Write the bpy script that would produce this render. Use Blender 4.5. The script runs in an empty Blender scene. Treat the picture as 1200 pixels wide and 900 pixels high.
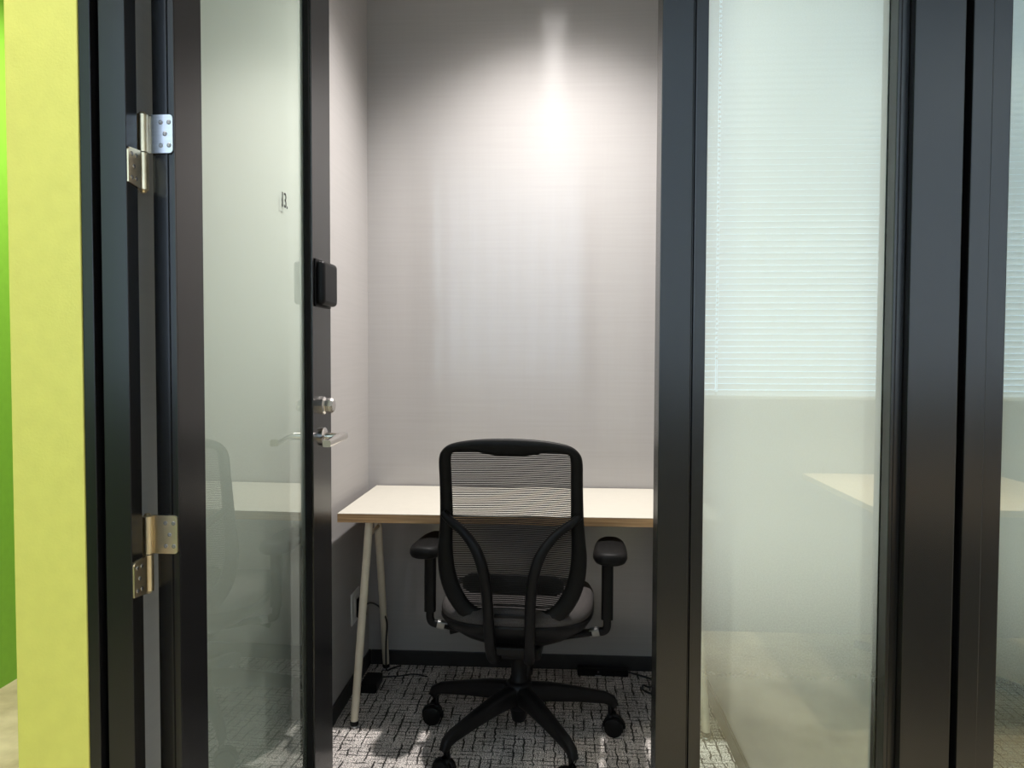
import bpy, bmesh, math, random
from mathutils import Vector, Matrix
random.seed(7)
PI = math.pi
SC = bpy.context.scene
COL = SC.collection

# ------------------------------------------------------------------ materials
def new_mat(name):
    m = bpy.data.materials.new(name); m.use_nodes = True
    nt = m.node_tree; nt.nodes.clear()
    out = nt.nodes.new('ShaderNodeOutputMaterial')
    return m, nt, out
def N(nt, t, **kw):
    n = nt.nodes.new(t)
    for k, v in kw.items():
        if k.startswith('i_'):
            n.inputs[k[2:].replace('_', ' ')].default_value = v
        else:
            setattr(n, k, v)
    return n
def L(nt, a, b): nt.links.new(a, b)
def rgb(c): return (c[0], c[1], c[2], 1)

def plain(name, col, rough=.5, metal=0, noise=0.04, nscale=30, bump=0.0, bscale=300, spec=.5, stretch=(1, 1, 1), coat=0):
    """Principled surface with a small procedural variation of tone and a fine bump"""
    m, nt, out = new_mat(name)
    p = N(nt, 'ShaderNodeBsdfPrincipled')
    p.inputs['Roughness'].default_value = rough; p.inputs['Metallic'].default_value = metal
    p.inputs['Specular IOR Level'].default_value = spec
    if coat: p.inputs['Coat Weight'].default_value = coat
    tc = N(nt, 'ShaderNodeTexCoord'); mp = N(nt, 'ShaderNodeMapping'); mp.inputs['Scale'].default_value = stretch
    L(nt, tc.outputs['Object'], mp.inputs['Vector'])
    nz = N(nt, 'ShaderNodeTexNoise'); nz.inputs['Scale'].default_value = nscale; nz.inputs['Detail'].default_value = 4
    L(nt, mp.outputs[0], nz.inputs['Vector'])
    rp = N(nt, 'ShaderNodeValToRGB')
    rp.color_ramp.elements[0].color = rgb([max(0, c*(1-noise*2)) for c in col]); rp.color_ramp.elements[0].position = .3
    rp.color_ramp.elements[1].color = rgb([min(1, c*(1+noise*2)) for c in col]); rp.color_ramp.elements[1].position = .7
    L(nt, nz.outputs[0], rp.inputs[0]); L(nt, rp.outputs[0], p.inputs['Base Color'])
    if bump:
        n2 = N(nt, 'ShaderNodeTexNoise'); n2.inputs['Scale'].default_value = bscale; n2.inputs['Detail'].default_value = 2
        L(nt, mp.outputs[0], n2.inputs['Vector'])
        b = N(nt, 'ShaderNodeBump'); b.inputs['Strength'].default_value = bump; b.inputs['Distance'].default_value = .002
        L(nt, n2.outputs[0], b.inputs['Height']); L(nt, b.outputs[0], p.inputs['Normal'])
    L(nt, p.outputs[0], out.inputs[0])
    return m

def wallpaper(name, col, spec=.3, rough=.55, aniso=0, bump=.12):
    """vinyl wallpaper with a fine horizontal weave"""
    m, nt, out = new_mat(name)
    p = N(nt, 'ShaderNodeBsdfPrincipled'); p.inputs['Roughness'].default_value = rough; p.inputs['Specular IOR Level'].default_value = spec
    if aniso:
        p.inputs['Anisotropic'].default_value = aniso
        cx = N(nt, 'ShaderNodeCombineXYZ'); cx.inputs[2].default_value = 1; L(nt, cx.outputs[0], p.inputs['Tangent'])
    tc = N(nt, 'ShaderNodeTexCoord'); mp = N(nt, 'ShaderNodeMapping'); mp.inputs['Scale'].default_value = (3, 3, 110)
    L(nt, tc.outputs['Object'], mp.inputs['Vector'])
    nz = N(nt, 'ShaderNodeTexNoise'); nz.inputs['Scale'].default_value = 1.0; nz.inputs['Detail'].default_value = 5
    L(nt, mp.outputs[0], nz.inputs['Vector'])
    mp2 = N(nt, 'ShaderNodeMapping'); mp2.inputs['Scale'].default_value = (120, 120, 4)
    L(nt, tc.outputs['Object'], mp2.inputs['Vector'])
    n2 = N(nt, 'ShaderNodeTexNoise'); n2.inputs['Scale'].default_value = 1.0; n2.inputs['Detail'].default_value = 2
    L(nt, mp2.outputs[0], n2.inputs['Vector'])
    mx = N(nt, 'ShaderNodeMath', operation='MULTIPLY_ADD'); mx.inputs[1].default_value = .35
    L(nt, n2.outputs[0], mx.inputs[0]); L(nt, nz.outputs[0], mx.inputs[2])
    rp = N(nt, 'ShaderNodeValToRGB')
    rp.color_ramp.elements[0].color = rgb([c*.965 for c in col]); rp.color_ramp.elements[0].position = .42
    rp.color_ramp.elements[1].color = rgb([c*1.02 for c in col]); rp.color_ramp.elements[1].position = .92
    L(nt, mx.outputs[0], rp.inputs[0]); L(nt, rp.outputs[0], p.inputs['Base Color'])
    b = N(nt, 'ShaderNodeBump'); b.inputs['Strength'].default_value = bump; b.inputs['Distance'].default_value = .002
    L(nt, mx.outputs[0], b.inputs['Height']); L(nt, b.outputs[0], p.inputs['Normal'])
    L(nt, p.outputs[0], out.inputs[0])
    return m

def carpet_mat():
    m, nt, out = new_mat('carpet_tile')
    p = N(nt, 'ShaderNodeBsdfPrincipled'); p.inputs['Roughness'].default_value = .95; p.inputs['Specular IOR Level'].default_value = .1
    tc = N(nt, 'ShaderNodeTexCoord')
    nz = N(nt, 'ShaderNodeTexNoise'); nz.inputs['Scale'].default_value = 26; nz.inputs['Detail'].default_value = 4
    L(nt, tc.outputs['Object'], nz.inputs['Vector'])
    sub = N(nt, 'ShaderNodeVectorMath', operation='SUBTRACT'); sub.inputs[1].default_value = (.5, .5, .5); L(nt, nz.outputs['Color'], sub.inputs[0])
    scl = N(nt, 'ShaderNodeVectorMath', operation='SCALE'); scl.inputs['Scale'].default_value = .020; L(nt, sub.outputs[0], scl.inputs[0])
    add = N(nt, 'ShaderNodeVectorMath', operation='ADD'); L(nt, tc.outputs['Object'], add.inputs[0]); L(nt, scl.outputs[0], add.inputs[1])
    sx = N(nt, 'ShaderNodeSeparateXYZ'); L(nt, add.outputs[0], sx.inputs[0])
    def lines(axis, period, width, stretch, thr, seed):
        # broken parallel grooves: a periodic line masked by stretched noise
        pp = N(nt, 'ShaderNodeMath', operation='PINGPONG'); pp.inputs[1].default_value = period/2; L(nt, sx.outputs[axis], pp.inputs[0])
        mp = N(nt, 'ShaderNodeMapping'); mp.inputs['Scale'].default_value = stretch; mp.inputs['Location'].default_value = (seed, seed*2, 0); L(nt, tc.outputs['Object'], mp.inputs[0])
        nn = N(nt, 'ShaderNodeTexNoise'); nn.inputs['Scale'].default_value = 1; nn.inputs['Detail'].default_value = 3; L(nt, mp.outputs[0], nn.inputs[0])
        wd = N(nt, 'ShaderNodeMapRange'); wd.inputs['From Min'].default_value = thr; wd.inputs['From Max'].default_value = thr+.12; wd.inputs['To Min'].default_value = .0; wd.inputs['To Max'].default_value = width; L(nt, nn.outputs[0], wd.inputs[0])
        dv = N(nt, 'ShaderNodeMath', operation='SUBTRACT'); L(nt, wd.outputs[0], dv.inputs[0]); L(nt, pp.outputs[0], dv.inputs[1])
        sm = N(nt, 'ShaderNodeMapRange', interpolation_type='SMOOTHSTEP'); sm.inputs['From Min'].default_value = -.0012; sm.inputs['From Max'].default_value = .0008; L(nt, dv.outputs[0], sm.inputs[0])
        return sm
    la = lines('X', .033, .0030, (60, 14, 1), .43, 3)
    lb = lines('Y', .0225, .0023, (16, 60, 1), .44, 7)
    lc = lines('X', .0131, .0016, (70, 30, 1), .56, 11)
    mxa = N(nt, 'ShaderNodeMath', operation='MAXIMUM'); L(nt, la.outputs[0], mxa.inputs[0]); L(nt, lb.outputs[0], mxa.inputs[1])
    mxb = N(nt, 'ShaderNodeMath', operation='MAXIMUM'); L(nt, mxa.outputs[0], mxb.inputs[0]); L(nt, lc.outputs[0], mxb.inputs[1])
    br = N(nt, 'ShaderNodeMapRange'); br.inputs['To Min'].default_value = 1.0; br.inputs['To Max'].default_value = .09; L(nt, mxb.outputs[0], br.inputs[0])
    # second, sparser set of cross lines broken up by noise
    sp = N(nt, 'ShaderNodeTexNoise'); sp.inputs['Scale'].default_value = 260; sp.inputs['Detail'].default_value = 3; sp.inputs['Roughness'].default_value = .7
    L(nt, tc.outputs['Object'], sp.inputs['Vector'])
    rp = N(nt, 'ShaderNodeValToRGB')
    rp.color_ramp.elements[0].color = (.09, .082, .075, 1); rp.color_ramp.elements[0].position = .42
    rp.color_ramp.elements[1].color = (1, .93, .87, 1); rp.color_ramp.elements[1].position = .56
    L(nt, sp.outputs[0], rp.inputs[0])
    pn = N(nt, 'ShaderNodeTexNoise'); pn.inputs['Scale'].default_value = 9; pn.inputs['Detail'].default_value = 3
    L(nt, tc.outputs['Object'], pn.inputs['Vector'])
    rp2 = N(nt, 'ShaderNodeValToRGB')
    rp2.color_ramp.elements[0].color = (.6, .6, .6, 1); rp2.color_ramp.elements[0].position = .3
    rp2.color_ramp.elements[1].color = (1, 1, 1, 1); rp2.color_ramp.elements[1].position = .65
    L(nt, pn.outputs[0], rp2.inputs[0])
    m1 = N(nt, 'ShaderNodeMix', data_type='RGBA', blend_type='MULTIPLY'); m1.inputs[0].default_value = 1
    L(nt, rp.outputs[0], m1.inputs[6]); L(nt, br.outputs[0], m1.inputs[7])
    m2 = N(nt, 'ShaderNodeMix', data_type='RGBA', blend_type='MULTIPLY'); m2.inputs[0].default_value = 1
    L(nt, m1.outputs[2], m2.inputs[6]); L(nt, rp2.outputs[0], m2.inputs[7])
    L(nt, m2.outputs[2], p.inputs['Base Color'])
    b = N(nt, 'ShaderNodeBump'); b.inputs['Strength'].default_value = .4; b.inputs['Distance'].default_value = .002
    hm = N(nt, 'ShaderNodeMath', operation='MULTIPLY'); L(nt, br.outputs[0], hm.inputs[0]); L(nt, sp.outputs[0], hm.inputs[1])
    L(nt, hm.outputs[0], b.inputs['Height']); L(nt, b.outputs[0], p.inputs['Normal'])
    L(nt, p.outputs[0], out.inputs[0])
    return m

def concrete_mat():
    m, nt, out = new_mat('polished_concrete')
    p = N(nt, 'ShaderNodeBsdfPrincipled'); p.inputs['Roughness'].default_value = .35
    tc = N(nt, 'ShaderNodeTexCoord')
    nz = N(nt, 'ShaderNodeTexNoise'); nz.inputs['Scale'].default_value = 3.5; nz.inputs['Detail'].default_value = 8; nz.inputs['Roughness'].default_value = .6
    L(nt, tc.outputs['Object'], nz.inputs['Vector'])
    rp = N(nt, 'ShaderNodeValToRGB')
    rp.color_ramp.elements[0].color = (.42, .34, .21, 1); rp.color_ramp.elements[0].position = .35
    rp.color_ramp.elements[1].color = (.72, .62, .43, 1); rp.color_ramp.elements[1].position = .62
    L(nt, nz.outputs[0], rp.inputs[0]); L(nt, rp.outputs[0], p.inputs['Base Color'])
    L(nt, p.outputs[0], out.inputs[0])
    return m

def glass_mat(name, film, tint=(.84, .90, .86), boost=1.0, zlo=.5, zhi=1.0, fmax=.93, fmin=.0, white=(.93, .905, .87), front=.56):
    """clear pane; with film=True the face carries a gradient frosting, dense above zhi and clear below zlo (object z)"""
    m, nt, out = new_mat(name)
    tr = N(nt, 'ShaderNodeBsdfTransparent'); tr.inputs[0].default_value = rgb(tint)
    base = tr.outputs[0]
    if film:
        tc = N(nt, 'ShaderNodeTexCoord'); sx = N(nt, 'ShaderNodeSeparateXYZ'); L(nt, tc.outputs['Object'], sx.inputs[0])
        mr = N(nt, 'ShaderNodeMapRange', interpolation_type='SMOOTHSTEP')
        mr.inputs['From Min'].default_value = zlo; mr.inputs['From Max'].default_value = zhi
        mr.inputs['To Min'].default_value = fmin; mr.inputs['To Max'].default_value = fmax
        L(nt, sx.outputs['Z'], mr.inputs['Value'])
        # dot frosting
        nz = N(nt, 'ShaderNodeTexNoise'); nz.inputs['Scale'].default_value = 380; nz.inputs['Detail'].default_value = 1
        L(nt, tc.outputs['Object'], nz.inputs['Vector'])
        om = N(nt, 'ShaderNodeMath', operation='SUBTRACT'); om.inputs[0].default_value = 1; L(nt, mr.outputs[0], om.inputs[1])
        am = N(nt, 'ShaderNodeMath', operation='MULTIPLY'); L(nt, mr.outputs[0], am.inputs[0]); L(nt, om.outputs[0], am.inputs[1])
        sb = N(nt, 'ShaderNodeMath', operation='SUBTRACT'); L(nt, nz.outputs[0], sb.inputs[0]); sb.inputs[1].default_value = .5
        s2 = N(nt, 'ShaderNodeMath', operation='MULTIPLY'); L(nt, am.outputs[0], s2.inputs[0]); L(nt, sb.outputs[0], s2.inputs[1])
        ma = N(nt, 'ShaderNodeMath', operation='MULTIPLY_ADD'); L(nt, s2.outputs[0], ma.inputs[0]); ma.inputs[1].default_value = .8; L(nt, mr.outputs[0], ma.inputs[2])
        ma.use_clamp = True
        tl = N(nt, 'ShaderNodeBsdfTranslucent'); tl.inputs[0].default_value = rgb(white)
        df = N(nt, 'ShaderNodeBsdfDiffuse'); df.inputs[0].default_value = rgb(white)
        ms = N(nt, 'ShaderNodeMixShader'); ms.inputs[0].default_value = front
        L(nt, tl.outputs[0], ms.inputs[1]); L(nt, df.outputs[0], ms.inputs[2])
        mf = N(nt, 'ShaderNodeMixShader'); L(nt, ma.outputs[0], mf.inputs[0]); L(nt, tr.outputs[0], mf.inputs[1]); L(nt, ms.outputs[0], mf.inputs[2])
        base = mf.outputs[0]
        L(nt, base, out.inputs[0])
        return m
    gl = N(nt, 'ShaderNodeBsdfGlossy'); gl.inputs['Roughness'].default_value = .01; gl.inputs[0].default_value = (.94, 1, .93, 1)
    fr = N(nt, 'ShaderNodeFresnel'); fr.inputs['IOR'].default_value = 1.52
    mu = N(nt, 'ShaderNodeMath', operation='MULTIPLY'); mu.inputs[1].default_value = boost; mu.use_clamp = True
    ge = N(nt, 'ShaderNodeNewGeometry'); ob = N(nt, 'ShaderNodeMath', operation='SUBTRACT'); ob.inputs[0].default_value = 1; L(nt, ge.outputs['Backfacing'], ob.inputs[1])
    m3 = N(nt, 'ShaderNodeMath', operation='MULTIPLY'); L(nt, fr.outputs[0], m3.inputs[0]); L(nt, ob.outputs[0], m3.inputs[1])
    L(nt, m3.outputs[0], mu.inputs[0])
    mg = N(nt, 'ShaderNodeMixShader'); L(nt, mu.outputs[0], mg.inputs[0]); L(nt, base, mg.inputs[1]); L(nt, gl.outputs[0], mg.inputs[2])
    L(nt, mg.outputs[0], out.inputs[0])
    return m

def translucent_mat(name, col, w=.6):
    m, nt, out = new_mat(name)
    tl = N(nt, 'ShaderNodeBsdfTranslucent'); tl.inputs[0].default_value = rgb(col)
    df = N(nt, 'ShaderNodeBsdfDiffuse'); df.inputs[0].default_value = rgb(col)
    ms = N(nt, 'ShaderNodeMixShader'); ms.inputs[0].default_value = 1-w
    L(nt, tl.outputs[0], ms.inputs[1]); L(nt, df.outputs[0], ms.inputs[2]); L(nt, ms.outputs[0], out.inputs[0])
    return m

def wood_edge(name):
    m, nt, out = new_mat(name)
    p = N(nt, 'ShaderNodeBsdfPrincipled'); p.inputs['Roughness'].default_value = .55
    tc = N(nt, 'ShaderNodeTexCoord'); mp = N(nt, 'ShaderNodeMapping'); mp.inputs['Scale'].default_value = (6, 6, 260)
    L(nt, tc.outputs['Object'], mp.inputs[0])
    nz = N(nt, 'ShaderNodeTexNoise'); nz.inputs['Scale'].default_value = 1; nz.inputs['Detail'].default_value = 5
    L(nt, mp.outputs[0], nz.inputs[0])
    rp = N(nt, 'ShaderNodeValToRGB')
    rp.color_ramp.elements[0].color = (.30, .175, .08, 1); rp.color_ramp.elements[0].position = .35
    rp.color_ramp.elements[1].color = (.50, .32, .16, 1); rp.color_ramp.elements[1].position = .65
    L(nt, nz.outputs[0], rp.inputs[0]); L(nt, rp.outputs[0], p.inputs['Base Color']); L(nt, p.outputs[0], out.inputs[0])
    return m

M = {}
M['wall'] = wallpaper('grey_wallpaper', (.36, .345, .335))
M['wall_ribbed'] = wallpaper('grey_ribbed_wallpaper', (.35, .337, .328), spec=.85, rough=.15, aniso=.86, bump=.006)
M['white_wall'] = plain('white_paint', (.75, .74, .70), .7, noise=.02, bump=.1, bscale=150)
M['taupe'] = plain('taupe_paint', (.30, .28, .25), .7, noise=.02, bump=.1, bscale=150)
M['lime'] = plain('lime_paint', (.71, .665, .15), .5, noise=.015, bump=.12, bscale=220)
M['green'] = plain('green_paint', (.22, .50, .04), .6, noise=.02, bump=.1, bscale=200)
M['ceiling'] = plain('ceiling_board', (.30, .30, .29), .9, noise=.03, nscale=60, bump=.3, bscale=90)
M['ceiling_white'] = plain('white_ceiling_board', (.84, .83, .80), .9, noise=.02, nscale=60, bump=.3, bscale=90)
M['carpet'] = carpet_mat()
M['concrete'] = concrete_mat()
M['black_vinyl'] = plain('black_vinyl', (.016, .016, .017), .5, noise=.1)
M['frame'] = plain('dark_anodised_aluminium', (.008, .008, .0085), .25, metal=0, noise=.03, nscale=8, stretch=(1, 1, .1), spec=.56)
M['gap'] = plain('black_rubber', (.006, .006, .006), .8, noise=.1, spec=.15)
M['glass'] = glass_mat('clear_glass', False, boost=3.1)
M['door_glass'] = glass_mat('door_glass', False, boost=2.0)
M['film'] = glass_mat('gradient_film', True, zlo=.58, zhi=1.0, fmax=.88)
M['film_light'] = glass_mat('light_gradient_film', True, zlo=.50, zhi=1.45, fmax=.93, fmin=.10, tint=(.92, .95, .92), white=(.93, .93, .88), front=.72)
M['steel'] = plain('brushed_steel', (.66, .66, .68), .28, metal=1, noise=.03, nscale=6, stretch=(1, 1, 30))
M['brass'] = plain('yellow_passivated_steel', (.78, .66, .46), .34, metal=1, noise=.06, nscale=20)
M['screw'] = plain('dull_screw_steel', (.34, .33, .32), .38, metal=1, noise=.05)
M['chrome'] = plain('satin_chrome', (.78, .75, .72), .17, metal=1, noise=.02)
M['black_plastic'] = plain('black_plastic', (.006, .006, .0065), .42, noise=.08, bump=.08, bscale=900, spec=.14)
M['matte_black'] = plain('matte_black_nylon', (.006, .006, .006), .5, noise=.08, bump=.1, bscale=700, spec=.12)
M['fabric'] = plain('charcoal_seat_fabric', (.055, .050, .048), .9, noise=.2, nscale=500, bump=.5, bscale=900, spec=.2)
M['mesh'] = plain('black_mesh_thread', (.007, .007, .007), .6, noise=.1, spec=.2)
M['bracket'] = plain('grey_cast_aluminium', (.24, .24, .235), .4, metal=.8, noise=.03)
M['desk_top'] = plain('cream_melamine', (.50, .475, .41), .42, noise=.01, spec=.35)
M['desk_edge'] = wood_edge('oak_edge_band')
M['leg'] = plain('cream_powder_coat', (.62, .56, .44), .4, noise=.02)
M['plate'] = plain('white_plastic', (.72, .72, .70), .35, noise=.01)
M['cable'] = plain('black_cable', (.010, .010, .010), .45, noise=.05)
M['ink'] = plain('black_lettering', (.015, .015, .015), .5, noise=.02)
M['slat'] = translucent_mat('white_blind_slat', (.86, .90, .88), .55)
M['table_top'] = plain('pale_oak_laminate', (.70, .53, .33), .45, noise=.06, nscale=12, stretch=(1, 14, 1))
M['lamp'] = None

# ------------------------------------------------------------------ mesh helpers
def tag(o, label=None, cat=None, group=None, kind=None):
    if label: o['label'] = label
    if cat: o['category'] = cat
    if group: o['group'] = group
    if kind: o['kind'] = kind
    return o
def empty(name, loc=(0, 0, 0), rz=0):
    o = bpy.data.objects.new(name, None); COL.objects.link(o)
    o.location = loc; o.rotation_euler = (0, 0, rz); o.empty_display_size = .1
    return o
def obj(name, bm, mat, parent=None, smooth=False, bevel=0, bseg=2, subsurf=0, angle=None):
    me = bpy.data.meshes.new(name)
    bmesh.ops.recalc_face_normals(bm, faces=bm.faces[:])
    bm.to_mesh(me); bm.free()
    for m in (mat if isinstance(mat, (list, tuple)) else [mat]): me.materials.append(m)
    o = bpy.data.objects.new(name, me); COL.objects.link(o)
    if parent: o.parent = parent
    if smooth:
        for p in me.polygons: p.use_smooth = True
        if angle: me.set_sharp_from_angle(angle=math.radians(angle))
    if bevel:
        b = o.modifiers.new('bevel', 'BEVEL'); b.width = bevel; b.segments = bseg; b.limit_method = 'ANGLE'; b.angle_limit = math.radians(35)
    if subsurf:
        s = o.modifiers.new('sub', 'SUBSURF'); s.levels = subsurf; s.render_levels = subsurf
    return o
def bx(bm, x0, x1, y0, y1, z0, z1, mi=0):
    vs = [bm.verts.new((x, y, z)) for x in (x0, x1) for y in (y0, y1) for z in (z0, z1)]
    for f in ((0, 1, 3, 2), (4, 6, 7, 5), (0, 4, 5, 1), (2, 3, 7, 6), (0, 2, 6, 4), (1, 5, 7, 3)):
        fc = bm.faces.new([vs[i] for i in f]); fc.material_index = mi
    return vs
def box(name, dims, mat, parent=None, bevel=0, bseg=2):
    bm = bmesh.new(); bx(bm, *dims); return obj(name, bm, mat, parent, bevel=bevel, bseg=bseg)
def catmull(pts, n, closed=False):
    P = [Vector(p) for p in pts]; out = []; k = len(P)
    segs = k if closed else k-1
    for i in range(segs):
        if closed: a, b, c, d = P[(i-1) % k], P[i], P[(i+1) % k], P[(i+2) % k]
        else: a, b, c, d = P[max(i-1, 0)], P[i], P[i+1], P[min(i+2, k-1)]
        for j in range(n):
            t = j/n
            out.append(.5*((2*b)+(-a+c)*t+(2*a-5*b+4*c-d)*t*t+(-a+3*b-3*c+d)*t**3))
    if not closed: out.append(P[-1].copy())
    return out
def tube(bm, path, r, seg=14, sx=1, sy=1, up=(0, 0, 1), cap=True, pw=2.0, mi=0):
    """tube along a path; r number or list; section scaled sx (sideways) and sy (along up); pw>2 makes it squarer"""
    P = [Vector(p) for p in path]; n = len(P)
    rr = r if isinstance(r, (list, tuple)) else [r]*n
    rings = []
    for i in range(n):
        t = (P[min(i+1, n-1)]-P[max(i-1, 0)]).normalized()
        u = Vector(up); s = t.cross(u)
        if s.length < 1e-3: s = t.cross(Vector((0, 1, 0)))
        s.normalize(); w = s.cross(t).normalized()
        ring = []
        for k in range(seg):
            a = 2*PI*k/seg; c, d = math.cos(a), math.sin(a)
            c = math.copysign(abs(c)**(2/pw), c); d = math.copysign(abs(d)**(2/pw), d)
            ring.append(bm.verts.new(P[i]+s*c*rr[i]*sx+w*d*rr[i]*sy))
        rings.append(ring)
    for i in range(n-1):
        for k in range(seg):
            f = bm.faces.new([rings[i][k], rings[i][(k+1) % seg], rings[i+1][(k+1) % seg], rings[i+1][k]]); f.material_index = mi
    if cap:
        bm.faces.new(rings[0][::-1]).material_index = mi; bm.faces.new(rings[-1]).material_index = mi
def lathe(bm, prof, origin=(0, 0, 0), axis='Z', seg=32, mi=0):
    """revolve (radius, height) points about an axis through origin"""
    o = Vector(origin); rings = []
    for r, h in prof:
        ring = []
        for k in range(seg):
            a = 2*PI*k/seg; c, s = r*math.cos(a), r*math.sin(a)
            v = {'Z': (c, s, h), 'X': (h, c, s), 'Y': (c, h, s)}[axis]
            ring.append(bm.verts.new(o+Vector(v)))
        rings.append(ring)
    for i in range(len(rings)-1):
        for k in range(seg):
            bm.faces.new([rings[i][k], rings[i][(k+1) % seg], rings[i+1][(k+1) % seg], rings[i+1][k]]).material_index = mi
    if prof[0][0] > 1e-6: bm.faces.new(rings[0][::-1]).material_index = mi
    if prof[-1][0] > 1e-6: bm.faces.new(rings[-1]).material_index = mi
    bmesh.ops.remove_doubles(bm, verts=bm.verts[:], dist=1e-6)
def struct(o, label=None):
    o['kind'] = 'structure'
    if label: o['label'] = label
    return o

# ------------------------------------------------------------------ room numbers (metres, camera stands at x=0 y=0)
XL, XR, YB = -.765, .575, 3.085         # office walls
YP = 1.27                                # front face of the glazed partition
CEIL = 3.0
CY0, CX0, CX1, CY1 = -.955, -2.10, 3.4, 5.2   # corridor behind and beside

# ---- shell
struct(box('floor', (XL-.2, CX1, YP+.01, YB+.12, -.06, 0), M['carpet']), 'grey woven pattern carpet on the office floor')
bm = bmesh.new(); bx(bm, CX0-.1, CX1, CY0-.1, YP+.01, -.06, 0); bx(bm, CX0-.1, XL-.2, YP+.01, CY1, -.06, 0)
struct(obj('floor_corridor', bm, M['concrete']), 'warm mottled concrete corridor floor')
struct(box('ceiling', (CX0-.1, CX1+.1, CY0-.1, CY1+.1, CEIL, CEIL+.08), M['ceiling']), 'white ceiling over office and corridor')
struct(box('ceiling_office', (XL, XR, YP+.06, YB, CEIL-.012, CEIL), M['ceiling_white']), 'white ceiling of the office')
struct(box('wall_back', (XL-.02, CX1, YB, YB+.12, 0, CEIL), M['wall_ribbed']), 'pale grey textured back wall of the office')
LIME_X0 = -.931
bm = bmesh.new(); bx(bm, -.92, XL, YP+.03, CY1, 0, CEIL)
struct(obj('wall_left', bm, M['wall']), 'pale grey left wall of the office')
struct(box('wall_right', (XR, XR+.10, YP+.05, YB, 0, CEIL), M['wall']), 'pale grey right wall of the office seen through frosted glass')
struct(box('wall_lime', (LIME_X0, -.8035, YP-.010, YP+.03, 0, CEIL), M['lime'], bevel=.002), 'yellow green wall end left of the black door frame')
struct(box('wall_green', (CX0-.1, CX0, CY0, CY1, 0, CEIL), M['green']), 'deep green corridor wall at the far left')
struct(box('wall_corridor_end', (CX0, -.92, CY1, CY1+.1, 0, CEIL), M['green']))
struct(box('wall_far_right', (CX1, CX1+.1, CY0, YB, 0, CEIL), M['white_wall']))
SILL, WTOP, WX0, WX1 = 1.075, 2.96, -2.08, 3.2
BX0 = .66
VX0 = -1.10
bm = bmesh.new(); bx(bm, CX0, CX1, CY0-.12, CY0, 0, SILL); bx(bm, CX0, CX1, CY0-.12, CY0, WTOP, CEIL)
bx(bm, CX0, WX0, CY0-.12, CY0, SILL, WTOP); bx(bm, WX1, CX1, CY0-.12, CY0, SILL, WTOP)
struct(obj('wall_front', bm, M['taupe']), 'white window wall reflected in the glass')
bb = .060
struct(box('baseboard_back', (XL+.012, XR-.012, YB-.010, YB, 0, bb), M['black_vinyl'], bevel=.002), 'black baseboard along the back wall')
struct(box('baseboard_left', (XL, XL+.010, YP+.05, YB, 0, bb), M['black_vinyl'], bevel=.002), 'black baseboard along the left wall')
struct(box('baseboard_right', (XR-.010, XR, YP+.05, YB, 0, bb), M['black_vinyl'], bevel=.002), 'black baseboard along the right wall')

# ---- partition posts (aluminium sections)
TOP = 2.52
def post(name, parts, label, recess=None):
    bm = bmesh.new()
    for d in parts: bx(bm, *d)
    o = obj(name, bm, M['frame'], bevel=.0015); struct(o, label); return o
post('trim_1', [(-.803, -.783, YP-.008, YP+.04, 0, CEIL)], 'narrow dark metal strip beside the yellow green wall')
struct(box('trim_2', (-.783, -.774, YP+.022, YP+.04, 0, CEIL), M['gap']), 'black shadow gap in the left door frame')
post('trim_3', [(-.774, -.7275, YP, YP+.036, 0, CEIL)], 'dark metal door frame carrying the hinges')
post('trim_4', [(.168, .2185, YP, YP+.06, 0, TOP), (.2185, .2225, YP+.006, YP+.06, 0, TOP), (.2225, .2425, YP+.003, YP+.032, 0, TOP), (.2225, .2425, YP+.040, YP+.058, 0, TOP)],
     'dark metal post between the door opening and the glass pane')
post('trim_5', [(.5390, .5450, YP+.002, YP+.032, 0, TOP), (.5450, .5620, YP+.012, YP+.032, 0, TOP), (.5450, .5480, YP+.006, YP+.02, 0, TOP), (.5620, .6400, YP-.006, YP+.055, 0, CEIL), (.539, .562, YP+.04, YP+.055, 0, TOP)],
     'wide dark metal post right of the frosted glass pane')
struct(box('trim_6', (.6400, .6525, YP+.020, YP+.05, 0, CEIL), M['gap']), 'black shadow gap in the right post')
post('trim_7', [(.6525, .6840, YP-.004, YP+.055, 0, CEIL), (.6840, .7135, YP-.001, YP+.03, 0, CEIL), (.684, .7135, YP+.04, YP+.055, 0, CEIL)],
     'dark metal post at the right edge beside the next office')
post('trim_8', [(-.7275, .5620, YP, YP+.06, TOP, CEIL)], 'dark metal head panel over the door')
post('trim_9', [(.7135, 2.6, YP, YP+.055, TOP, CEIL), (.7135, 2.6, YP, YP+.055, 0, .09), (1.9, 1.97, YP, YP+.055, .09, TOP)], 'dark metal frame of the next office')
post('trim_10', [(.2425, .539, YP+.003, YP+.055, 0, .07)], 'dark metal sill under the glass pane')
struct(box('wall_next_office', (1.97, CX1, YP, YP+.055, .09, CEIL), M['white_wall']))

# ---- fixed panes
def pane(name, x0, x1, y, z0, z1, label):
    root = empty(name, ((x0+x1)/2, y, 0)); struct(root, label)
    bm = bmesh.new(); w = (x1-x0)/2
    bx(bm, -w, w, 0, .008, z0, z1)
    bm.faces.ensure_lookup_table()
    o = obj('glass_pane', bm, [M['glass'], M['film'], M['gap']], root)
    for p in o.data.polygons:
        if p.normal.y > .9: p.material_index = 1
        elif p.normal.y > -.5: p.material_index = 1 if False else 0
    return root
pane('window_1', .236, .5445, YP+.032, .066, TOP+.004, 'frosted glass pane right of the door opening')
pane('window_2', .706, 1.905, YP+.031, .088, TOP+.004, 'greenish glass pane of the next office at the right edge')

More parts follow.
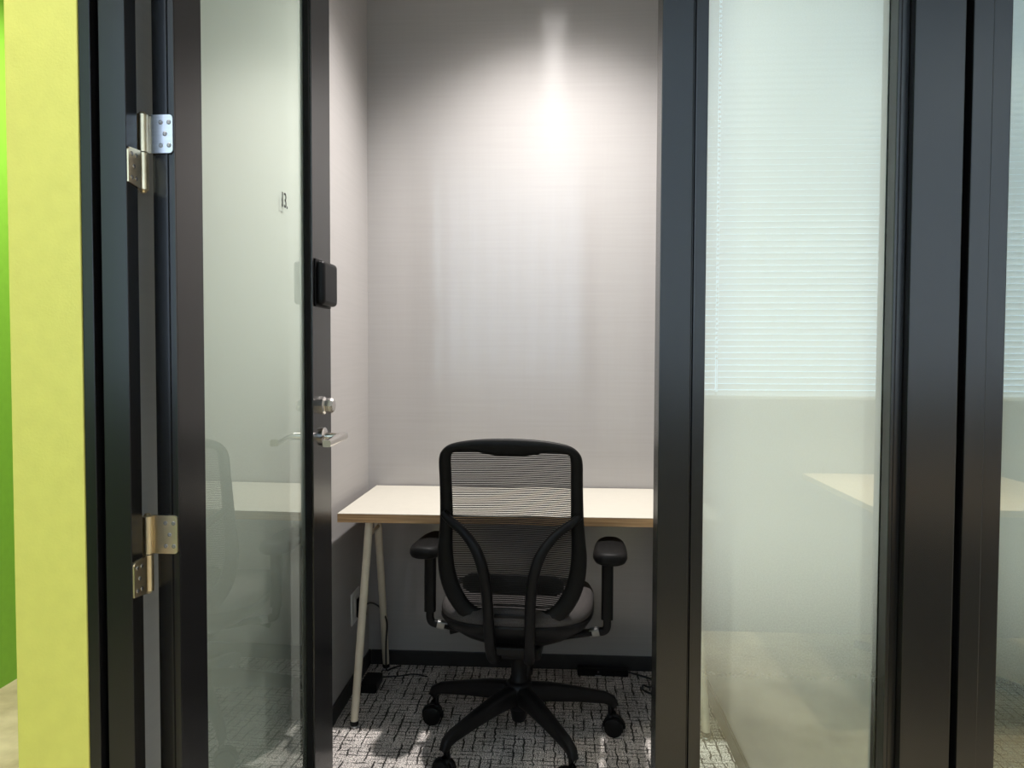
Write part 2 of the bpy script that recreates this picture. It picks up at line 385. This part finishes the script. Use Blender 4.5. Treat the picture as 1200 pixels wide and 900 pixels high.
# ------------------------------------------------------------------ the door (opened inward, local x along the leaf, local y towards the wall)
DO, DA = Vector((-.6755, 1.336, 0)), math.radians(88.4)
door = empty('door_1', DO, DA)
struct(door, 'open black framed glass door swung inward against the left wall')
DW, DH, DT = .854, 2.48, .042
bm = bmesh.new()
bx(bm, 0, .099, 0, DT, .012, DH)                       # hinge stile
obj('hinge_stile', bm, M['frame'], door, bevel=.0015)
bm = bmesh.new(); bx(bm, .702, DW, 0, DT, .012, DH)
obj('lock_stile', bm, M['frame'], door, bevel=.0015)
bm = bmesh.new(); bx(bm, .099, .702, 0, DT, DH-.10, DH); obj('top_rail', bm, M['frame'], door, bevel=.0015)
bm = bmesh.new(); bx(bm, .099, .702, 0, DT, .012, .085); obj('bottom_rail', bm, M['frame'], door, bevel=.0015)
# glazing gaskets round the glass
for g in ((.099, .104, .004, .018), (.697, .702, .006, .018)):
    bm = bmesh.new(); bx(bm, g[0], g[1], g[2], g[3], .085, DH-.10); obj('gasket', bm, M['gap'], door)
# edge ribs on the hinge side of the leaf
bm = bmesh.new(); bx(bm, -.003, .0, .013, .016, .012, DH); bx(bm, -.003, 0, .0, .004, .012, DH); obj('edge_rib', bm, M['frame'], door)
bm = bmesh.new(); bx(bm, .095, .706, .018, .024, .08, DH-.096)
gp = obj('glass_pane', bm, [M['door_glass'], M['film_light']], door)
for p in gp.data.polygons: p.material_index = 1 if p.normal.y > .9 else 0
# room number on the glass
cu = bpy.data.curves.new('room_number', 'FONT'); cu.body = '13.'; cu.size = .052; cu.extrude = .0004; cu.align_x = 'CENTER'; cu.space_character = .92
tmp = bpy.data.objects.new('tmp', cu); COL.objects.link(tmp)
dg = bpy.context.evaluated_depsgraph_get(); me = bpy.data.meshes.new_from_object(tmp.evaluated_get(dg)); bpy.data.objects.remove(tmp)
me.materials.clear(); me.materials.append(M['ink'])
rn = bpy.data.objects.new('room_number', me); COL.objects.link(rn); rn.parent = door
rn.location = (.552, .0172, 1.634); rn.rotation_euler = (PI/2, 0, 0); rn.scale = (.72, 1.02, 1)
rn['label'] = 'black number 13 with a full stop on the glass'

DM = Matrix.Translation(DO) @ Matrix.Rotation(DA, 4, 'Z'); DMI = DM.inverted()
# lever handle with rosette
LT, LZ = .775, 1.040
bm = bmesh.new()
lathe(bm, [(0, 0), (.026, 0), (.026, -.007), (.023, -.010), (.012, -.011), (.0105, -.046), (0, -.046)], (LT, 0, LZ), 'Y', 28)
obj('rosette', bm, M['chrome'], door, smooth=True, angle=40)['label'] = 'round chrome handle rosette'
bm = bmesh.new()
tube(bm, [(LT+.014, -.058, LZ+.003), (LT-.01, -.058, LZ+.002), (LT-.05, -.057, LZ-.001), (LT-.09, -.055, LZ-.004), (LT-.122, -.053, LZ-.006)], [.0095, .0105, .0100, .0100, .0100], 16, 1.15, .95, pw=5)
tube(bm, [(LT, -.040, LZ), (LT, -.060, LZ)], .0105, 20)
hd = obj('handle', bm, M['chrome'], door, smooth=True, angle=35); hd['label'] = 'chrome door lever'
# thumb turn above
bm = bmesh.new(); ZT = 1.127
lathe(bm, [(0, 0), (.025, 0), (.025, -.008), (.020, -.011), (.019, -.012)], (LT, 0, ZT), 'Y', 8)
lathe(bm, [(.019, -.010), (.0215, -.014), (.0215, -.027), (.017, -.034), (0, -.035)], (LT, 0, ZT), 'Y', 8)
obj('lock_cylinder', bm, M['chrome'], door)['label'] = 'faceted chrome deadbolt knob'
# electronic lock box
bm = bmesh.new(); bx(bm, .722, .842, -.026, 0, 1.405, 1.525)
obj('electronic_lock', bm, M['black_plastic'], door, bevel=.012, bseg=5, smooth=True, angle=50)['label'] = 'black rounded electronic lock box on the stile'
bm = bmesh.new(); bx(bm, .716, .846, -.004, 0, 1.400, 1.530)
obj('lock_base', bm, M['matte_black'], door, bevel=.003)
# inner side lever (towards the wall)
bm = bmesh.new(); lathe(bm, [(0, DT), (.024, DT), (.024, DT+.008), (.0, DT+.009)], (LT, 0, LZ), 'Y', 24)
tube(bm, [(LT, DT, LZ), (LT, DT+.022, LZ)], .009, 14); tube(bm, [(LT, DT+.022, LZ), (LT-.11, DT+.022, LZ-.004)], .008, 12)
obj('inner_handle', bm, M['chrome'], door, smooth=True, angle=40)

def hinge(ztop, zmid, zbot, metal, lbl, lf):
    """flag hinge: upper leaf on the door edge, lower leaf on the frame reveal, knuckle between"""
    h = empty('hinge'); h.parent = door; h['label'] = lbl
    BY = .0545; BX = -.010
    def screw(p, ax, par):
        bm = bmesh.new()
        lathe(bm, [(0, -.0004), (.0036, -.0004), (.0040, .0002), (.0030, .0012), (.0012, .0006), (0, .0004)], (0, 0, 0), 'Z', 14)
        o = obj('screw', bm, M['screw'], par, smooth=True); o.location = p
        if ax == 'x-': o.rotation_euler = (0, -PI/2, 0)
        else: o.rotation_euler = (0, PI/2, math.radians(0)-DA)
        return o
    bm = bmesh.new()
    # plate with rounded outer corners, in the plane of the door edge
    pts = []; y0, y1, z0, z1, r = .0015, BY-.008, zmid, ztop, .006
    for cy, cz, a0 in ((y0+r, z1-r, 90), (y0+r, z0+r, 180)):
        for k in range(5):
            a = math.radians(a0+k*22.5); pts.append((cy+r*math.cos(a), cz+r*math.sin(a)))
    pts += [(y1, z0), (y1, z1)]
    f = [bm.verts.new((-.0062, y, z)) for y, z in pts]; b = [bm.verts.new((-.0030, y, z)) for y, z in pts]
    bm.faces.new(f); bm.faces.new(b[::-1])
    for i in range(len(pts)): bm.faces.new([f[i], f[(i+1) % len(pts)], b[(i+1) % len(pts)], b[i]])
    obj('door_leaf', bm, lf, h)
    zc = (z0+z1)/2; dz = (z1-z0)*.30
    for y, z in ((.008, zc+dz), (.023, zc+dz), (.0155, zc), (.008, zc-dz), (.023, zc-dz)): screw((-.0064, y, z), 'x-', h)
    bm = bmesh.new(); lathe(bm, [(0, zmid+.001), (.0095, zmid+.001), (.0095, ztop-.001), (.007, ztop), (.0045, ztop+.004), (0, ztop+.005)], (BX, BY, 0), 'Z', 24)
    bx(bm, -.0062, -.003, BY-.014, BY, zmid, ztop)
    obj('upper_knuckle', bm, M['brass'], h, smooth=True, angle=40)
    bm = bmesh.new(); lathe(bm, [(0, zbot-.005), (.0045, zbot-.004), (.007, zbot), (.0095, zbot+.001), (.0095, zmid-.001), (0, zmid-.001)], (BX, BY, 0), 'Z', 24)
    obj('lower_knuckle', bm, M['brass'], h, smooth=True, angle=40)
    # leaf on the frame reveal (world plane x = -.7275)
    bm = bmesh.new(); c = [(YP+.002, zbot+.004), (YP+.040, zbot), (YP+.040, zmid-.001), (YP+.006, zmid-.003), (YP+.002, zmid-.008)]
    a = [bm.verts.new(DMI @ Vector((-.7275, y, z))) for y, z in c]; b = [bm.verts.new(DMI @ Vector((-.7247, y, z))) for y, z in c]
    bm.faces.new(a); bm.faces.new(b[::-1])
    for i in range(len(c)): bm.faces.new([a[i], a[(i+1) % len(c)], b[(i+1) % len(c)], b[i]])
    obj('frame_leaf', bm, M['brass'], h)
    zc = (zbot+zmid)/2; dz = (zmid-zbot)*.30
    for y, z in ((.012, zc+dz), (.026, zc+dz), (.019, zc), (.012, zc-dz), (.026, zc-dz)):
        screw(DMI @ Vector((-.7245, YP+y, z)), 'x+', h)
hinge(1.689, 1.622, 1.556, 0, 'upper flag hinge of the door', M['steel'])
hinge(.978, .909, .842, 0, 'lower flag hinge of the door', M['brass'])

# ------------------------------------------------------------------ desk
DX0, DX1, DY0, DY1, DZ = -.728, .540, 2.510, 3.075, .74
desk = empty('desk', ((DX0+DX1)/2, (DY0+DY1)/2, 0))
tag(desk, 'cream topped desk with wood edge and slanted tube legs against the back wall', 'desk')
ox, oy = desk.location.x, desk.location.y
bm = bmesh.new(); bx(bm, DX0-ox, DX1-ox, DY0-oy, DY1-oy, DZ-.030, DZ-.0015)
obj('edge_band', bm, M['desk_edge'], desk, bevel=.001)['label'] = 'tan wood edge of the desk board'
bm = bmesh.new(); bx(bm, DX0-ox, DX1-ox, DY0-oy, DY1-oy, DZ-.0015, DZ)
obj('tabletop', bm, M['desk_top'], desk)['label'] = 'cream desk surface'
def desk_leg(xf, yf, xt, yt):
    bm = bmesh.new()
    a = Vector((xf-ox, yf-oy, .022)); b = Vector((xt-ox, yt-oy, .712))
    tube(bm, [a, a+(b-a)*.05, b], [.0125, .0135, .0135], 20)
    o = obj('leg', bm, M['leg'], desk, smooth=True, angle=50)
    bm = bmesh.new(); lathe(bm, [(0, 0), (.012, 0), (.013, .004), (.0115, .010), (.0145, .012), (.0145, .024), (0, .024)], (xf-ox, yf-oy, 0), 'Z', 20)
    obj('foot', bm, M['black_plastic'], o, smooth=True, angle=40)
    bm = bmesh.new(); lathe(bm, [(0, .0), (.0125, .0), (.0135, .003), (.0125, .007), (0, .007)], (xf-ox, yf-oy, .001), 'Z', 20)
    obj('glide', bm, M['steel'], o, smooth=True)
    return o
for sx, xf, xt in ((-1, -.681, -.635), (1, .503, .455)):
    desk_leg(xf, 2.540, xt, 2.575)
    desk_leg(xf, 3.030, xt, 2.690)
    bm = bmesh.new(); bx(bm, xt-.022-ox, xt+.022-ox, 2.56-oy, 2.71-oy, .703, .710)
    tube(bm, [(xt-ox, 2.584-oy, .655), (xt-ox, 2.70-oy, .655)], .007, 12)
    obj('bracket', bm, M['leg'], desk)

# ------------------------------------------------------------------ office chair (local: +y to the desk, origin under the column)
chair = empty('office_chair', (-.117, 2.475, 0), math.radians(-4))
tag(chair, 'black mesh-backed swivel office chair with armrests at the desk', 'chair')
def yb(z):   # depth of the back at a height
    t = (z-.45)/.58
    return -.205 - .055*t*t + .012*math.sin(PI*t) - .0*t
outer = [(0, 1.027), (.06, 1.0255), (.12, 1.020), (.170, 1.009), (.196, .990), (.207, .962), (.208, .90), (.209, .84), (.211, .78), (.216, .72), (.220, .67), (.216, .61), (.203, .56), (.180, .515), (.150, .480), (.11, .458), (.05, .450), (0, .449)]
inner = [(0, .973), (.06, .977), (.10, .985), (.135, .986), (.160, .983), (.172, .970), (.173, .90), (.173, .84), (.173, .78), (.175, .72), (.174, .67), (.168, .62), (.155, .575), (.137, .540), (.115, .515), (.085, .502), (.04, .500), (0, .500)]
def half(c, n): return [(v.x*1.022, v.y) for v in catmull([(x, z, 0) for x, z in c], n)]
ho, hi = half(outer, 5), half(inner, 5)
fo = ho + [(-x, z) for x, z in ho[-2:0:-1]]; fi = hi + [(-x, z) for x, z in hi[-2:0:-1]]
bm = bmesh.new(); rings = []
for (xo, zo), (xi, zi) in zip(fo, fi):
    pts = []
    for u, d in ((0, -.004), (.12, -.0125), (.5, -.016), (.85, -.012), (1, -.002), (.95, .009), (.5, .012), (.08, .008)):
        x, z = xo+(xi-xo)*u, zo+(zi-zo)*u
        pts.append(bm.verts.new((x, yb(z)+d+.010*(1-(x/.22)**2)*1.0, z)))
    rings.append(pts)
for i in range(len(rings)):
    a, b = rings[i], rings[(i+1) % len(rings)]
    for k in range(8): bm.faces.new([a[k], a[(k+1) % 8], b[(k+1) % 8], b[k]])
obj('back_frame', bm, M['matte_black'], chair, smooth=True)
# mesh strands
def inner_w(z):
    for (x0, z0), (x1, z1) in zip(hi, hi[1:]):
        if x0 >= .03 and z1 <= z <= z0 and z0 != z1: return x0+(x1-x0)*(z0-z)/(z0-z1)
    return 0
bm = bmesh.new(); z = .505; per = .0057; hh = .0017
while z < .985:
    w = inner_w(z) + .004 if z < .975 else inner_w(.974)+.004
    if w > .02:
        n = 12; pv = None
        for i in range(n+1):
            x = -w+2*w*i/n; y = yb(z)-.002+.010*(1-(x/.22)**2)+.012*(1-(x/w)**2)
            c = [bm.verts.new((x, y+dy, z+dz)) for dy, dz in ((-.0007, -hh), (-.0007, hh), (.0007, hh), (.0007, -hh))]
            if pv:
                for k in range(4): bm.faces.new([pv[k], pv[(k+1) % 4], c[(k+1) % 4], c[k]])
            pv = c
    z += per
obj('back_mesh', bm, M['mesh'], chair)
# lumbar pad inside the frame
bm = bmesh.new()
lp = [(x, yb(.56)+.030+.010*(1-(x/.2)**2), .572) for x in [(-.155+.31*i/12) for i in range(13)]]
tube(bm, lp, [.010]+[.020]*11+[.010], 14, .35, 1.55, pw=4)
obj('lumbar_support', bm, M['black_plastic'], chair, smooth=True)
# two curved spines
for s in (-1, 1):
    pth = catmull([(s*.203, -.232, .800), (s*.180, -.240, .780), (s*.136, -.252, .748), (s*.097, -.262, .698), (s*.076, -.266, .640), (s*.065, -.262, .570), (s*.061, -.252, .480), (s*.058, -.225, .385), (s*.052, -.170, .345), (s*.045, -.08, .352)], 6)
    n = len(pth); rr = [.0105+.0055*min(1, i/(n*.35)) for i in range(n)]
    bm = bmesh.new(); tube(bm, pth, rr, 16, 1.0, 1.0, up=(0, 1, 0), pw=2.8)
    obj('back_support', bm, M['black_plastic'], chair, smooth=True)
bm = bmesh.new(); bx(bm, -.05, .05, -.222, -.190, .372, .398); obj('support_bridge', bm, M['black_plastic'], chair, bevel=.006, bseg=3)
bm = bmesh.new(); bx(bm, -.050, .050, -.222, -.214, .462, .498); obj('back_plate', bm, M['black_plastic'], chair, bevel=.003)
# seat cushion and shell
def superring(bm, cx, cy, a, b, z, n=48, e=3.2, droop=0, bow=0):
    ring = []
    for k in range(n):
        t = 2*PI*k/n; c, s = math.cos(t), math.sin(t)
        x = cx+a*math.copysign(abs(c)**(2/e), c); y = cy+b*math.copysign(abs(s)**(2/e), s)
        zz = z - droop*max(0, (y-cy)/b)**3 + bow*(x/a if a else 0)**2
        ring.append(bm.verts.new((x, y, zz)))
    return ring
def loft(bm, rs, mi=0):
    for a, b in zip(rs, rs[1:]):
        n = len(a)
        for k in range(n): bm.faces.new([a[k], a[(k+1) % n], b[(k+1) % n], b[k]]).material_index = mi
    bm.faces.new(rs[0][::-1]); bm.faces.new(rs[-1])
bm = bmesh.new()
prof = [(.205, .205, .452), (.234, .230, .455), (.242, .238, .466), (.240, .236, .480), (.230, .227, .497), (.200, .198, .506), (.12, .12, .508), (.04, .04, .508)]
loft(bm, [superring(bm, 0, .010, a, b, z, droop=.02, bow=.006) for a, b, z in prof])
obj('seat', bm, M['fabric'], chair, smooth=True)
bm = bmesh.new()
prof = [(.07, .10, .352), (.11, .13, .362), (.175, .180, .392), (.226, .224, .428), (.243, .239, .455), (.240, .236, .464)]
loft(bm, [superring(bm, 0, .008, a, b, z, droop=.018) for a, b, z in prof])
obj('seat_shell', bm, M['black_plastic'], chair, smooth=True)
bm = bmesh.new(); bx(bm, -.085, .085, -.16, .10, .335, .380); obj('tilt_mechanism', bm, M['black_plastic'], chair, bevel=.012, bseg=3)
bm = bmesh.new(); tube(bm, [(-.07, .02, .355), (-.20, .03, .352), (-.235, .03, .345)], [.005, .005, .009], 12); obj('tilt_lever', bm, M['black_plastic'], chair, smooth=True)
# column and base
bm = bmesh.new(); lathe(bm, [(0, .075), (.020, .075), (.024, .085), (.029, .12), (.031, .21), (.028, .222), (.0255, .225), (.0255, .290), (.0215, .292), (.0215, .340), (0, .340)], (0, 0, 0), 'Z', 28)
obj('gas_column', bm, M['black_plastic'], chair, smooth=True, angle=40)
bm = bmesh.new(); lathe(bm, [(0, .118), (.034, .118), (.044, .135), (.047, .175), (.043, .200), (.034, .208), (0, .208)], (0, 0, 0), 'Z', 28)
obj('base_hub', bm, M['black_plastic'], chair, smooth=True, angle=50)
for k in range(5):
    a = math.radians(18+72*k); d = Vector((math.cos(a), math.sin(a), 0)); R = .312
    bm = bmesh.new()
    pth = [d*.030+Vector((0, 0, .166)), d*.10+Vector((0, 0, .162)), d*.20+Vector((0, 0, .146)), d*.29+Vector((0, 0, .128)), d*(R+.004)+Vector((0, 0, .116)), d*(R+.012)+Vector((0, 0, .098)), d*(R+.010)+Vector((0, 0, .074))]
    tube(bm, pth, [.034, .030, .024, .0195, .0180, .0165, .0125], 16, .80, 1.0, pw=3.2)
    lg = obj('leg', bm, M['black_plastic'], chair, smooth=True, angle=60)
    # caster: twin wheels under a hood, swivelled
    ca = [PI-.1, .9, .02, -.25, .2][k]; cd = Vector((math.cos(ca), math.sin(ca), 0)); cn = Vector((-cd.y, cd.x, 0))
    piv = d*R
    bm = bmesh.new(); tube(bm, [piv+Vector((0, 0, .058)), piv+Vector((0, 0, .112))], .0075, 12)
    obj('caster_stem', bm, M['black_plastic'], lg, smooth=True)
    c0 = piv - cd*.014
    bm = bmesh.new()
    for s in (-1, 1):
        p = c0+Vector((0, 0, .0305)); w = cn*s
        tube(bm, [p+w*.007, p+w*.009, p+w*.024, p+w*.027], [.027, .0305, .0305, .025], 26)
    ws = obj('caster_wheels', bm, M['matte_black'], lg, smooth=True, angle=40)
    bm = bmesh.new(); hp = []
    for j in range(9):
        t = math.radians(-10+j*25); hp.append(c0+cd*(.0335*math.cos(t))+Vector((0, 0, .0305+.0335*math.sin(t))))
    tube(bm, hp, .0055, 8, 1.0, 1.0, up=tuple(cn)); tube(bm, [piv+Vector((0, 0, .045)), piv+Vector((0, 0, .066))], [.008, .011], 12)
    obj('caster_hood', bm, M['black_plastic'], lg, smooth=True)
# armrests
for s in (-1, 1):
    X = s*.285
    arm = bmesh.new()
    tube(arm, catmull([(X, -.045, .630), (X, -.047, .55), (X, -.050, .440)], 4), .0185, 18, 1.0, .82, up=(0, 1, 0), pw=3.4)
    po = obj('armrest', arm, M['black_plastic'], chair, smooth=True, angle=50)
    bm = bmesh.new(); tube(bm, catmull([(X, -.050, .445), (X, -.050, .418), (X-s*.008, -.048, .402), (X-s*.028, -.045, .396), (X-s*.045, -.04, .392)], 5), .0125, 16, 1.0, .8, up=(0, 1, 0), pw=3)
    obj('arm_elbow', bm, M['black_plastic'], po, smooth=True)
    bm = bmesh.new(); tube(bm, [(X-s*.022, -.0465, .398), (X-s*.052, -.040, .391)], .0142, 16, 1.0, .95, up=(0, 1, 0), pw=4)
    c = obj('arm_collar', bm, M['bracket'], po, smooth=True, angle=40); c['label'] = 'silver collar at the foot of the armrest'
    bm = bmesh.new(); tube(bm, [(X-s*.045, -.041, .393), (X-s*.10, -.03, .380), (X-s*.17, -.02, .362), (X-s*.215, -.01, .358)], [.012, .013, .013, .012], 14, 1.4, .8, pw=3)
    obj('arm_bracket', bm, M['black_plastic'], po, smooth=True)
    # pad: rounded, wider at the rear
    PZ = -.028
    bm = bmesh.new(); rs = []
    for z, k in ((.650, .70), (.654, .90), (.664, 1.0), (.676, .985), (.684, .90), (.688, .70), (.689, .3)):
        ring = []
        for j in range(40):
            t = 2*PI*j/40; c, q = math.cos(t), math.sin(t)
            c = math.copysign(abs(c)**.62, c); q = math.copysign(abs(q)**.62, q)
            ring.append(bm.verts.new((X+s*.008+c*.053*k*(1-.08*q), .000+q*(.125-(1-k)*.03), z+PZ+.004*(q*q))))
        rs.append(ring)
    loft(bm, rs)
    obj('arm_pad', bm, M['matte_black'], po, smooth=True)

# ------------------------------------------------------------------ small things under the desk
ou = empty('wall_outlet', (XL, 2.86, .312)); tag(ou, 'white wall outlet plate low on the left wall under the desk', 'outlet')
bm = bmesh.new(); bx(bm, 0, .006, -.056, .056, -.061, .061); obj('cover_plate', bm, M['plate'], ou, bevel=.003)
bm = bmesh.new(); bx(bm, .006, .0085, -.018, .018, -.040, .040); obj('socket', bm, M['plate'], ou, bevel=.001)
plug = empty('power_plug', (XL+.0085, 2.872, .305)); tag(plug, 'black power plug with its cord in the wall outlet under the desk', 'plug')
bm = bmesh.new(); bx(bm, 0, .034, -.020, .020, -.038, .038); obj('plug_body', bm, M['black_plastic'], plug, bevel=.007, bseg=3)
pth = catmull([(.030, .0, .010), (.055, .008, .014), (.085, .02, -.010), (.105, .04, -.07), (.095, .07, -.16), (.088, .10, -.255), (.085, .13, -.297), (.10, .16, -.3015), (.13, .19, -.3015)], 8)
bm = bmesh.new(); tube(bm, pth, .0032, 10); obj('cord', bm, M['cable'], plug, smooth=True)
ad = empty('power_adapter', (-.700, 2.86, 0)); tag(ad, 'black power adapter on the carpet below the outlet', 'adapter')
bm = bmesh.new(); bx(bm, -.032, .032, -.060, .060, 0, .034); obj('case', bm, M['black_plastic'], ad, bevel=.006, bseg=3)
bm = bmesh.new(); tube(bm, catmull([(.02, .058, .015), (.05, .085, .006), (.09, .10, .004), (.14, .12, .004), (.20, .10, .004)], 6), .003, 8); obj('cord', bm, M['cable'], ad, smooth=True)
tp = empty('power_strip', (.205, 3.035, 0)); tag(tp, 'black power strip with a shiny end lying by the back baseboard', 'power strip')
bm = bmesh.new(); bx(bm, -.115, .085, -.019, .019, 0, .030); obj('housing', bm, M['black_plastic'], tp, bevel=.004, bseg=3)
bm = bmesh.new(); bx(bm, -.045, -.020, -.0225, -.019, .002, .005); bx(bm, -.036, -.030, -.0225, -.019, .016, .022); obj('metal_clip', bm, M['steel'], tp)['label'] = 'shiny metal clip'
bm = bmesh.new(); tube(bm, catmull([(.08, 0, .014), (.12, -.01, .008), (.17, -.04, .005), (.19, -.075, .0045), (.158, -.115, .0045), (.135, -.100, .0045), (.130, -.14, .0045), (.16, -.175, .0045), (.22, -.190, .0045), (.27, -.185, .0045)], 8), .0038, 10)
obj('cord', bm, M['cable'], tp, smooth=True)

# ------------------------------------------------------------------ corridor behind the camera, seen in the glass
bl = empty('window_blind', (0, CY0+.035, 0)); tag(bl, 'white horizontal slat blind reflected in the frosted glass pane', 'blind')
bm = bmesh.new(); z = SILL+.03; sa = math.radians(62)
GX0, GX1 = .7165, .7275
while z < WTOP-.02:
    dy, dz = .0135*math.cos(sa), .0135*math.sin(sa)
    for xa, xb in ((BX0, GX0), (GX1, WX1)):      # slats split so the sky shows through as a bright line
        vs = [bm.verts.new(p) for p in ((xa, -dy, z-dz), (xb, -dy, z-dz), (xb, .002, z), (xa, .002, z), (xb, dy, z+dz), (xa, dy, z+dz))]
        bm.faces.new([vs[0], vs[1], vs[2], vs[3]]); bm.faces.new([vs[3], vs[2], vs[4], vs[5]])
    z += .028
obj('slats', bm, M['slat'], bl)
bm = bmesh.new(); bx(bm, BX0, WX1, -.014, .014, SILL+.003, SILL+.016); obj('bottom_rail', bm, M['plate'], bl, bevel=.002)
bm = bmesh.new(); bx(bm, BX0, WX1, -.02, .02, WTOP-.02, WTOP+.01); obj('headrail', bm, M['plate'], bl, bevel=.002)
bm = bmesh.new(); z = 1.26
while z < 2.9:
    lathe(bm, [(0, z-.0055), (.0040, z-.003), (.0055, z), (.0040, z+.003), (0, z+.0055)], (.722, .004, 0), 'Z', 8)
    z += .021
tube(bm, [(.722, .004, 1.10), (.722, .004, 2.9)], .0010, 6)
obj('bead_chain', bm, M['plate'], bl)['label'] = 'white beaded pull chain'
vb = empty('added_band_blind', (0, CY0+.035, 0)); tag(vb, 'added white strip blind behind the camera that bands the back wall sheen', 'blind')  # added unseen blind; its gaps throw the bright bands on the back wall
x = VX0; k = 0
while x < BX0-.14:
    bm = bmesh.new(); bx(bm, x, x+.128, -.001, .001, SILL+.01, WTOP-.02); obj('vane', bm, M['slat'], vb); x += .180
bm = bmesh.new(); bx(bm, VX0, BX0-.01, -.02, .02, WTOP-.02, WTOP+.01); obj('headrail', bm, M['plate'], vb, bevel=.002)
struct(box('window_3', (WX0, WX1, CY0-.10, CY0-.085, SILL, SILL+.03), M['white_wall']))
tb = empty('side_table', (1.55, -.55, 0)); tag(tb, 'pale wood topped table reflected in the glass at right', 'table')
bm = bmesh.new(); bx(bm, -.43, .43, -.40, .42, .715, .740); obj('tabletop', bm, M['table_top'], tb, bevel=.003)
bm = bmesh.new(); lathe(bm, [(0, .02), (.035, .02), (.032, .06), (.032, .715), (0, .715)], (0, 0, 0), 'Z', 24); obj('pedestal', bm, M['matte_black'], tb, smooth=True, angle=40)
for k in range(4):
    a = PI/4+k*PI/2; d = Vector((math.cos(a), math.sin(a), 0))
    bm = bmesh.new(); tube(bm, [d*.02+Vector((0, 0, .035)), d*.34+Vector((0, 0, .016))], [.028, .015], 12, pw=3); obj('base_foot', bm, M['matte_black'], tb, smooth=True)

# ------------------------------------------------------------------ light
def area(name, loc, rot, sx, sy, power, col, spread=PI):
    l = bpy.data.lights.new(name, 'AREA'); l.shape = 'RECTANGLE'; l.size = sx; l.size_y = sy; l.energy = power; l.color = col; l.spread = spread
    o = bpy.data.objects.new(name, l); COL.objects.link(o); o.location = loc; o.rotation_euler = rot; return o
def spot(name, loc, power, col, size, blend, radius, tilt=(0, 0, 0)):
    l = bpy.data.lights.new(name, 'SPOT'); l.energy = power; l.color = col; l.spot_size = math.radians(size); l.spot_blend = blend; l.shadow_soft_size = radius
    o = bpy.data.objects.new(name, l); COL.objects.link(o); o.location = loc; o.rotation_euler = tilt; return o
spot('downlight', (-.02, 2.46, CEIL-.035), 250, (1.0, .96, .93), 112, 1.0, .035)
spot('downlight_glow', (-.02, 2.46, CEIL-.035), 92, (1.0, .94, .91), 127, 1.0, .06)
spot('corridor_fill', (-1.25, .35, CEIL-.02), 100, (1.0, .90, .74), 150, .8, .06)  # added fill to brighten the lime wall
spot('corridor_fill', (-1.5, 2.6, CEIL-.02), 230, (1.0, .93, .80), 130, .8, .06)  # added fill for the concrete floor and green wall at far left
spot('corridor_fill', (1.12, -.25, CEIL-.02), 230, (1.0, .94, .86), 38, .6, .06)  # added narrow fill to lift the floor mirrored in the pane
spot('corridor_fill', (1.75, -.45, CEIL-.02), 340, (1.0, .94, .84), 120, .8, .06)  # added fill over the side table to strengthen its reflection

w = bpy.data.worlds.new('World'); SC.world = w; w.use_nodes = True
bg = w.node_tree.nodes['Background']; bg.inputs[0].default_value = (.62, .78, 1.0, 1); bg.inputs[1].default_value = 3.5

# ------------------------------------------------------------------ camera
F, VX, VY, H, ROLL = 900., 652., 418., 1.265, .2
yaw = math.atan((VX-600)/F); pitch = math.atan((450-VY)/F*math.cos(yaw))
fw = Vector((-math.sin(yaw)*math.cos(pitch), math.cos(yaw)*math.cos(pitch), -math.sin(pitch)))
r = Vector((math.cos(yaw), math.sin(yaw), 0)); u = r.cross(fw)
a = math.radians(ROLL); r2 = r*math.cos(a)+u*math.sin(a); u2 = -r*math.sin(a)+u*math.cos(a)
cam = bpy.data.cameras.new('camera'); co = bpy.data.objects.new('camera', cam); COL.objects.link(co)
mt = Matrix((r2, u2, -fw)).transposed().to_4x4(); mt.translation = Vector((0, 0, H)); co.matrix_world = mt
cam.sensor_width = 36; cam.lens = F*36/1200; cam.clip_start = .02
SC.camera = co
SC.view_settings.view_transform = 'Standard'; SC.view_settings.look = 'None'
SC.view_settings.exposure = 0; SC.view_settings.gamma = 1; SC.view_settings.use_curve_mapping = False
SC.cycles.use_denoising = True
SC.cycles.max_bounces = 12; SC.cycles.transparent_max_bounces = 16
